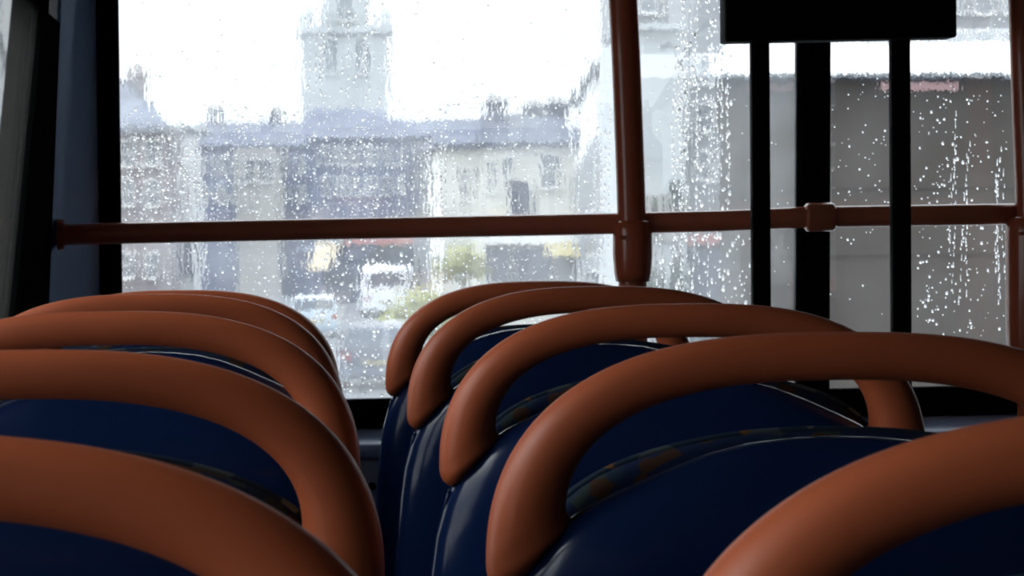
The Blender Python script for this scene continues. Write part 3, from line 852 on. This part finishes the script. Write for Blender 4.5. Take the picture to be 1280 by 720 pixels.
car('white van parked before the red shop fascia', 482, 122, 'carwhite', 2.0, 2.2, 5.0, True)
car('pale blue car on the wet road beyond the left seats', 392, 96, 'carsilver')
car('dark blue car seen through the gap between the two seat columns', 470, 64, 'cardark')

# ---- shrubs and trees
def plant(name, label, cat, px, pyb, Y, blobs, m, trunk=0.0):
    p = at(px, 300, Y)
    t = thing(name, label, cat, (p.x, Y, ZG+.0))
    mb = MB()
    for (bx, bz, r, el) in blobs:
        for _ in range(int(150*r*max(1, el))+40):
            u = Vector((random.gauss(0,1), random.gauss(0,1), random.gauss(0,1))).normalized()*random.uniform(.55, 1.0)
            c = Vector((bx+u.x*r, u.y*r, bz+u.z*r*el))
            d1 = Vector((random.gauss(0,1), random.gauss(0,1), random.gauss(0,1))).normalized()
            d2 = d1.orthogonal().normalized(); s = random.uniform(.08, .15)
            nn = d1.cross(d2)*.012
            mb.add([c-d1*s, c-d2*s*.5+nn, c+d1*s, c+d2*s*.5+nn], [(0,1,2),(0,2,3)])
        n = 8
        rings = []
        for j in range(1, 6):
            a = PI*j/6
            rings.append([(bx+r*.72*math.sin(a)*math.cos(2*PI*k/n), r*.72*math.sin(a)*math.sin(2*PI*k/n), bz-r*.72*el*math.cos(a)) for k in range(n)])
        mb.rings(rings)
    mb.build('foliage', M[m], t)
    top = max(bz for _, bz, _, _ in blobs)
    MB().tube([(0,0,0),(0.02,0,top*.5),(0,0,top)], [.09,.07,.03], 8).build('stem', M['bark'], t)
    return t
plant('shrub', 'yellow green roadside shrub just left of the farthest right seat handle', 'shrub', 526, 0, 78, [(0,1.3,.85,1.2),(-.7,1.0,.6,1.2),(.7,1.1,.65,1.2)], 'leaf')
plant('street_tree', 'small pale green tree left of the cream house shopfront', 'tree', 578, 0, 97, [(0,2.6,.75,1),(-.5,2.3,.5,1),(.5,2.3,.5,1)], 'leaf')
zc = at(820, 228, 75).z-ZG
plant('conifer', 'shorter dark conifer at the foot of the pale wall', 'tree', 819, 0, 74.5, [(0,zc*.40,.22,3.4),(0,zc*.80,.17,3.4)], 'dleaf')
zc = at(848, 215, 75).z-ZG
plant('conifer', 'taller dark conifer at the foot of the pale wall', 'tree', 847, 0, 74.5, [(0,zc*.40,.24,3.6),(0,zc*.84,.17,3.8)], 'dleaf')

# ------------------------------------------------------------------ overcast sky
SKY = 1.3
GLOW = 9.0
w = bpy.data.worlds.new('overcast sky'); SC.world = w; w.use_nodes = True
nt = w.node_tree; bg = nt.nodes['Background']
tc = nt.nodes.new('ShaderNodeTexCoord')
n = nt.nodes.new('ShaderNodeTexNoise'); n.inputs['Scale'].default_value = 2.5; n.inputs['Detail'].default_value = 3
nt.links.new(tc.outputs['Generated'], n.inputs['Vector'])
r = nt.nodes.new('ShaderNodeValToRGB')
r.color_ramp.elements[0].position = .3; r.color_ramp.elements[0].color = (.86, .93, .98, 1)
r.color_ramp.elements[1].position = .7; r.color_ramp.elements[1].color = (.96, .99, 1, 1)
nt.links.new(n.outputs['Fac'], r.inputs['Fac']); nt.links.new(r.outputs['Color'], bg.inputs['Color'])
# standard overcast sky: the zenith is three times as bright as the horizon
sx_ = nt.nodes.new('ShaderNodeSeparateXYZ'); nt.links.new(tc.outputs['Generated'], sx_.inputs['Vector'])
cl = nt.nodes.new('ShaderNodeMath'); cl.operation = 'MAXIMUM'; cl.inputs[1].default_value = 0.0; nt.links.new(sx_.outputs['Z'], cl.inputs[0])
ma = nt.nodes.new('ShaderNodeMath'); ma.operation = 'MULTIPLY_ADD'; ma.inputs[1].default_value = 2*SKY; ma.inputs[2].default_value = SKY
nt.links.new(cl.outputs['Value'], ma.inputs[0])
# added bright sky patch, high left, to light the left seats more
dt = nt.nodes.new('ShaderNodeVectorMath'); dt.operation = 'DOT_PRODUCT'; dt.inputs[1].default_value = Vector((-.56, -.10, .82)).normalized()
nt.links.new(tc.outputs['Generated'], dt.inputs[0])
mx0 = nt.nodes.new('ShaderNodeMath'); mx0.operation = 'MAXIMUM'; mx0.inputs[1].default_value = 0.0; nt.links.new(dt.outputs['Value'], mx0.inputs[0])
pw = nt.nodes.new('ShaderNodeMath'); pw.operation = 'POWER'; pw.inputs[1].default_value = 8.0; nt.links.new(mx0.outputs['Value'], pw.inputs[0])
mg = nt.nodes.new('ShaderNodeMath'); mg.operation = 'MULTIPLY_ADD'; mg.inputs[1].default_value = GLOW
nt.links.new(pw.outputs['Value'], mg.inputs[0]); nt.links.new(ma.outputs['Value'], mg.inputs[2]); nt.links.new(mg.outputs['Value'], bg.inputs['Strength'])

SC.view_settings.view_transform = 'Standard'
SC.view_settings.look = 'None'
SC.view_settings.exposure = -0.12
SC.view_settings.gamma = 1.0
SC.view_settings.use_curve_mapping = False
SC.cycles.max_bounces = 16
SC.cycles.diffuse_bounces = 6
SC.cycles.transmission_bounces = 12
SC.cycles.transparent_max_bounces = 24
SC.cycles.use_denoising = True
SC.cycles.filter_width = 2.2
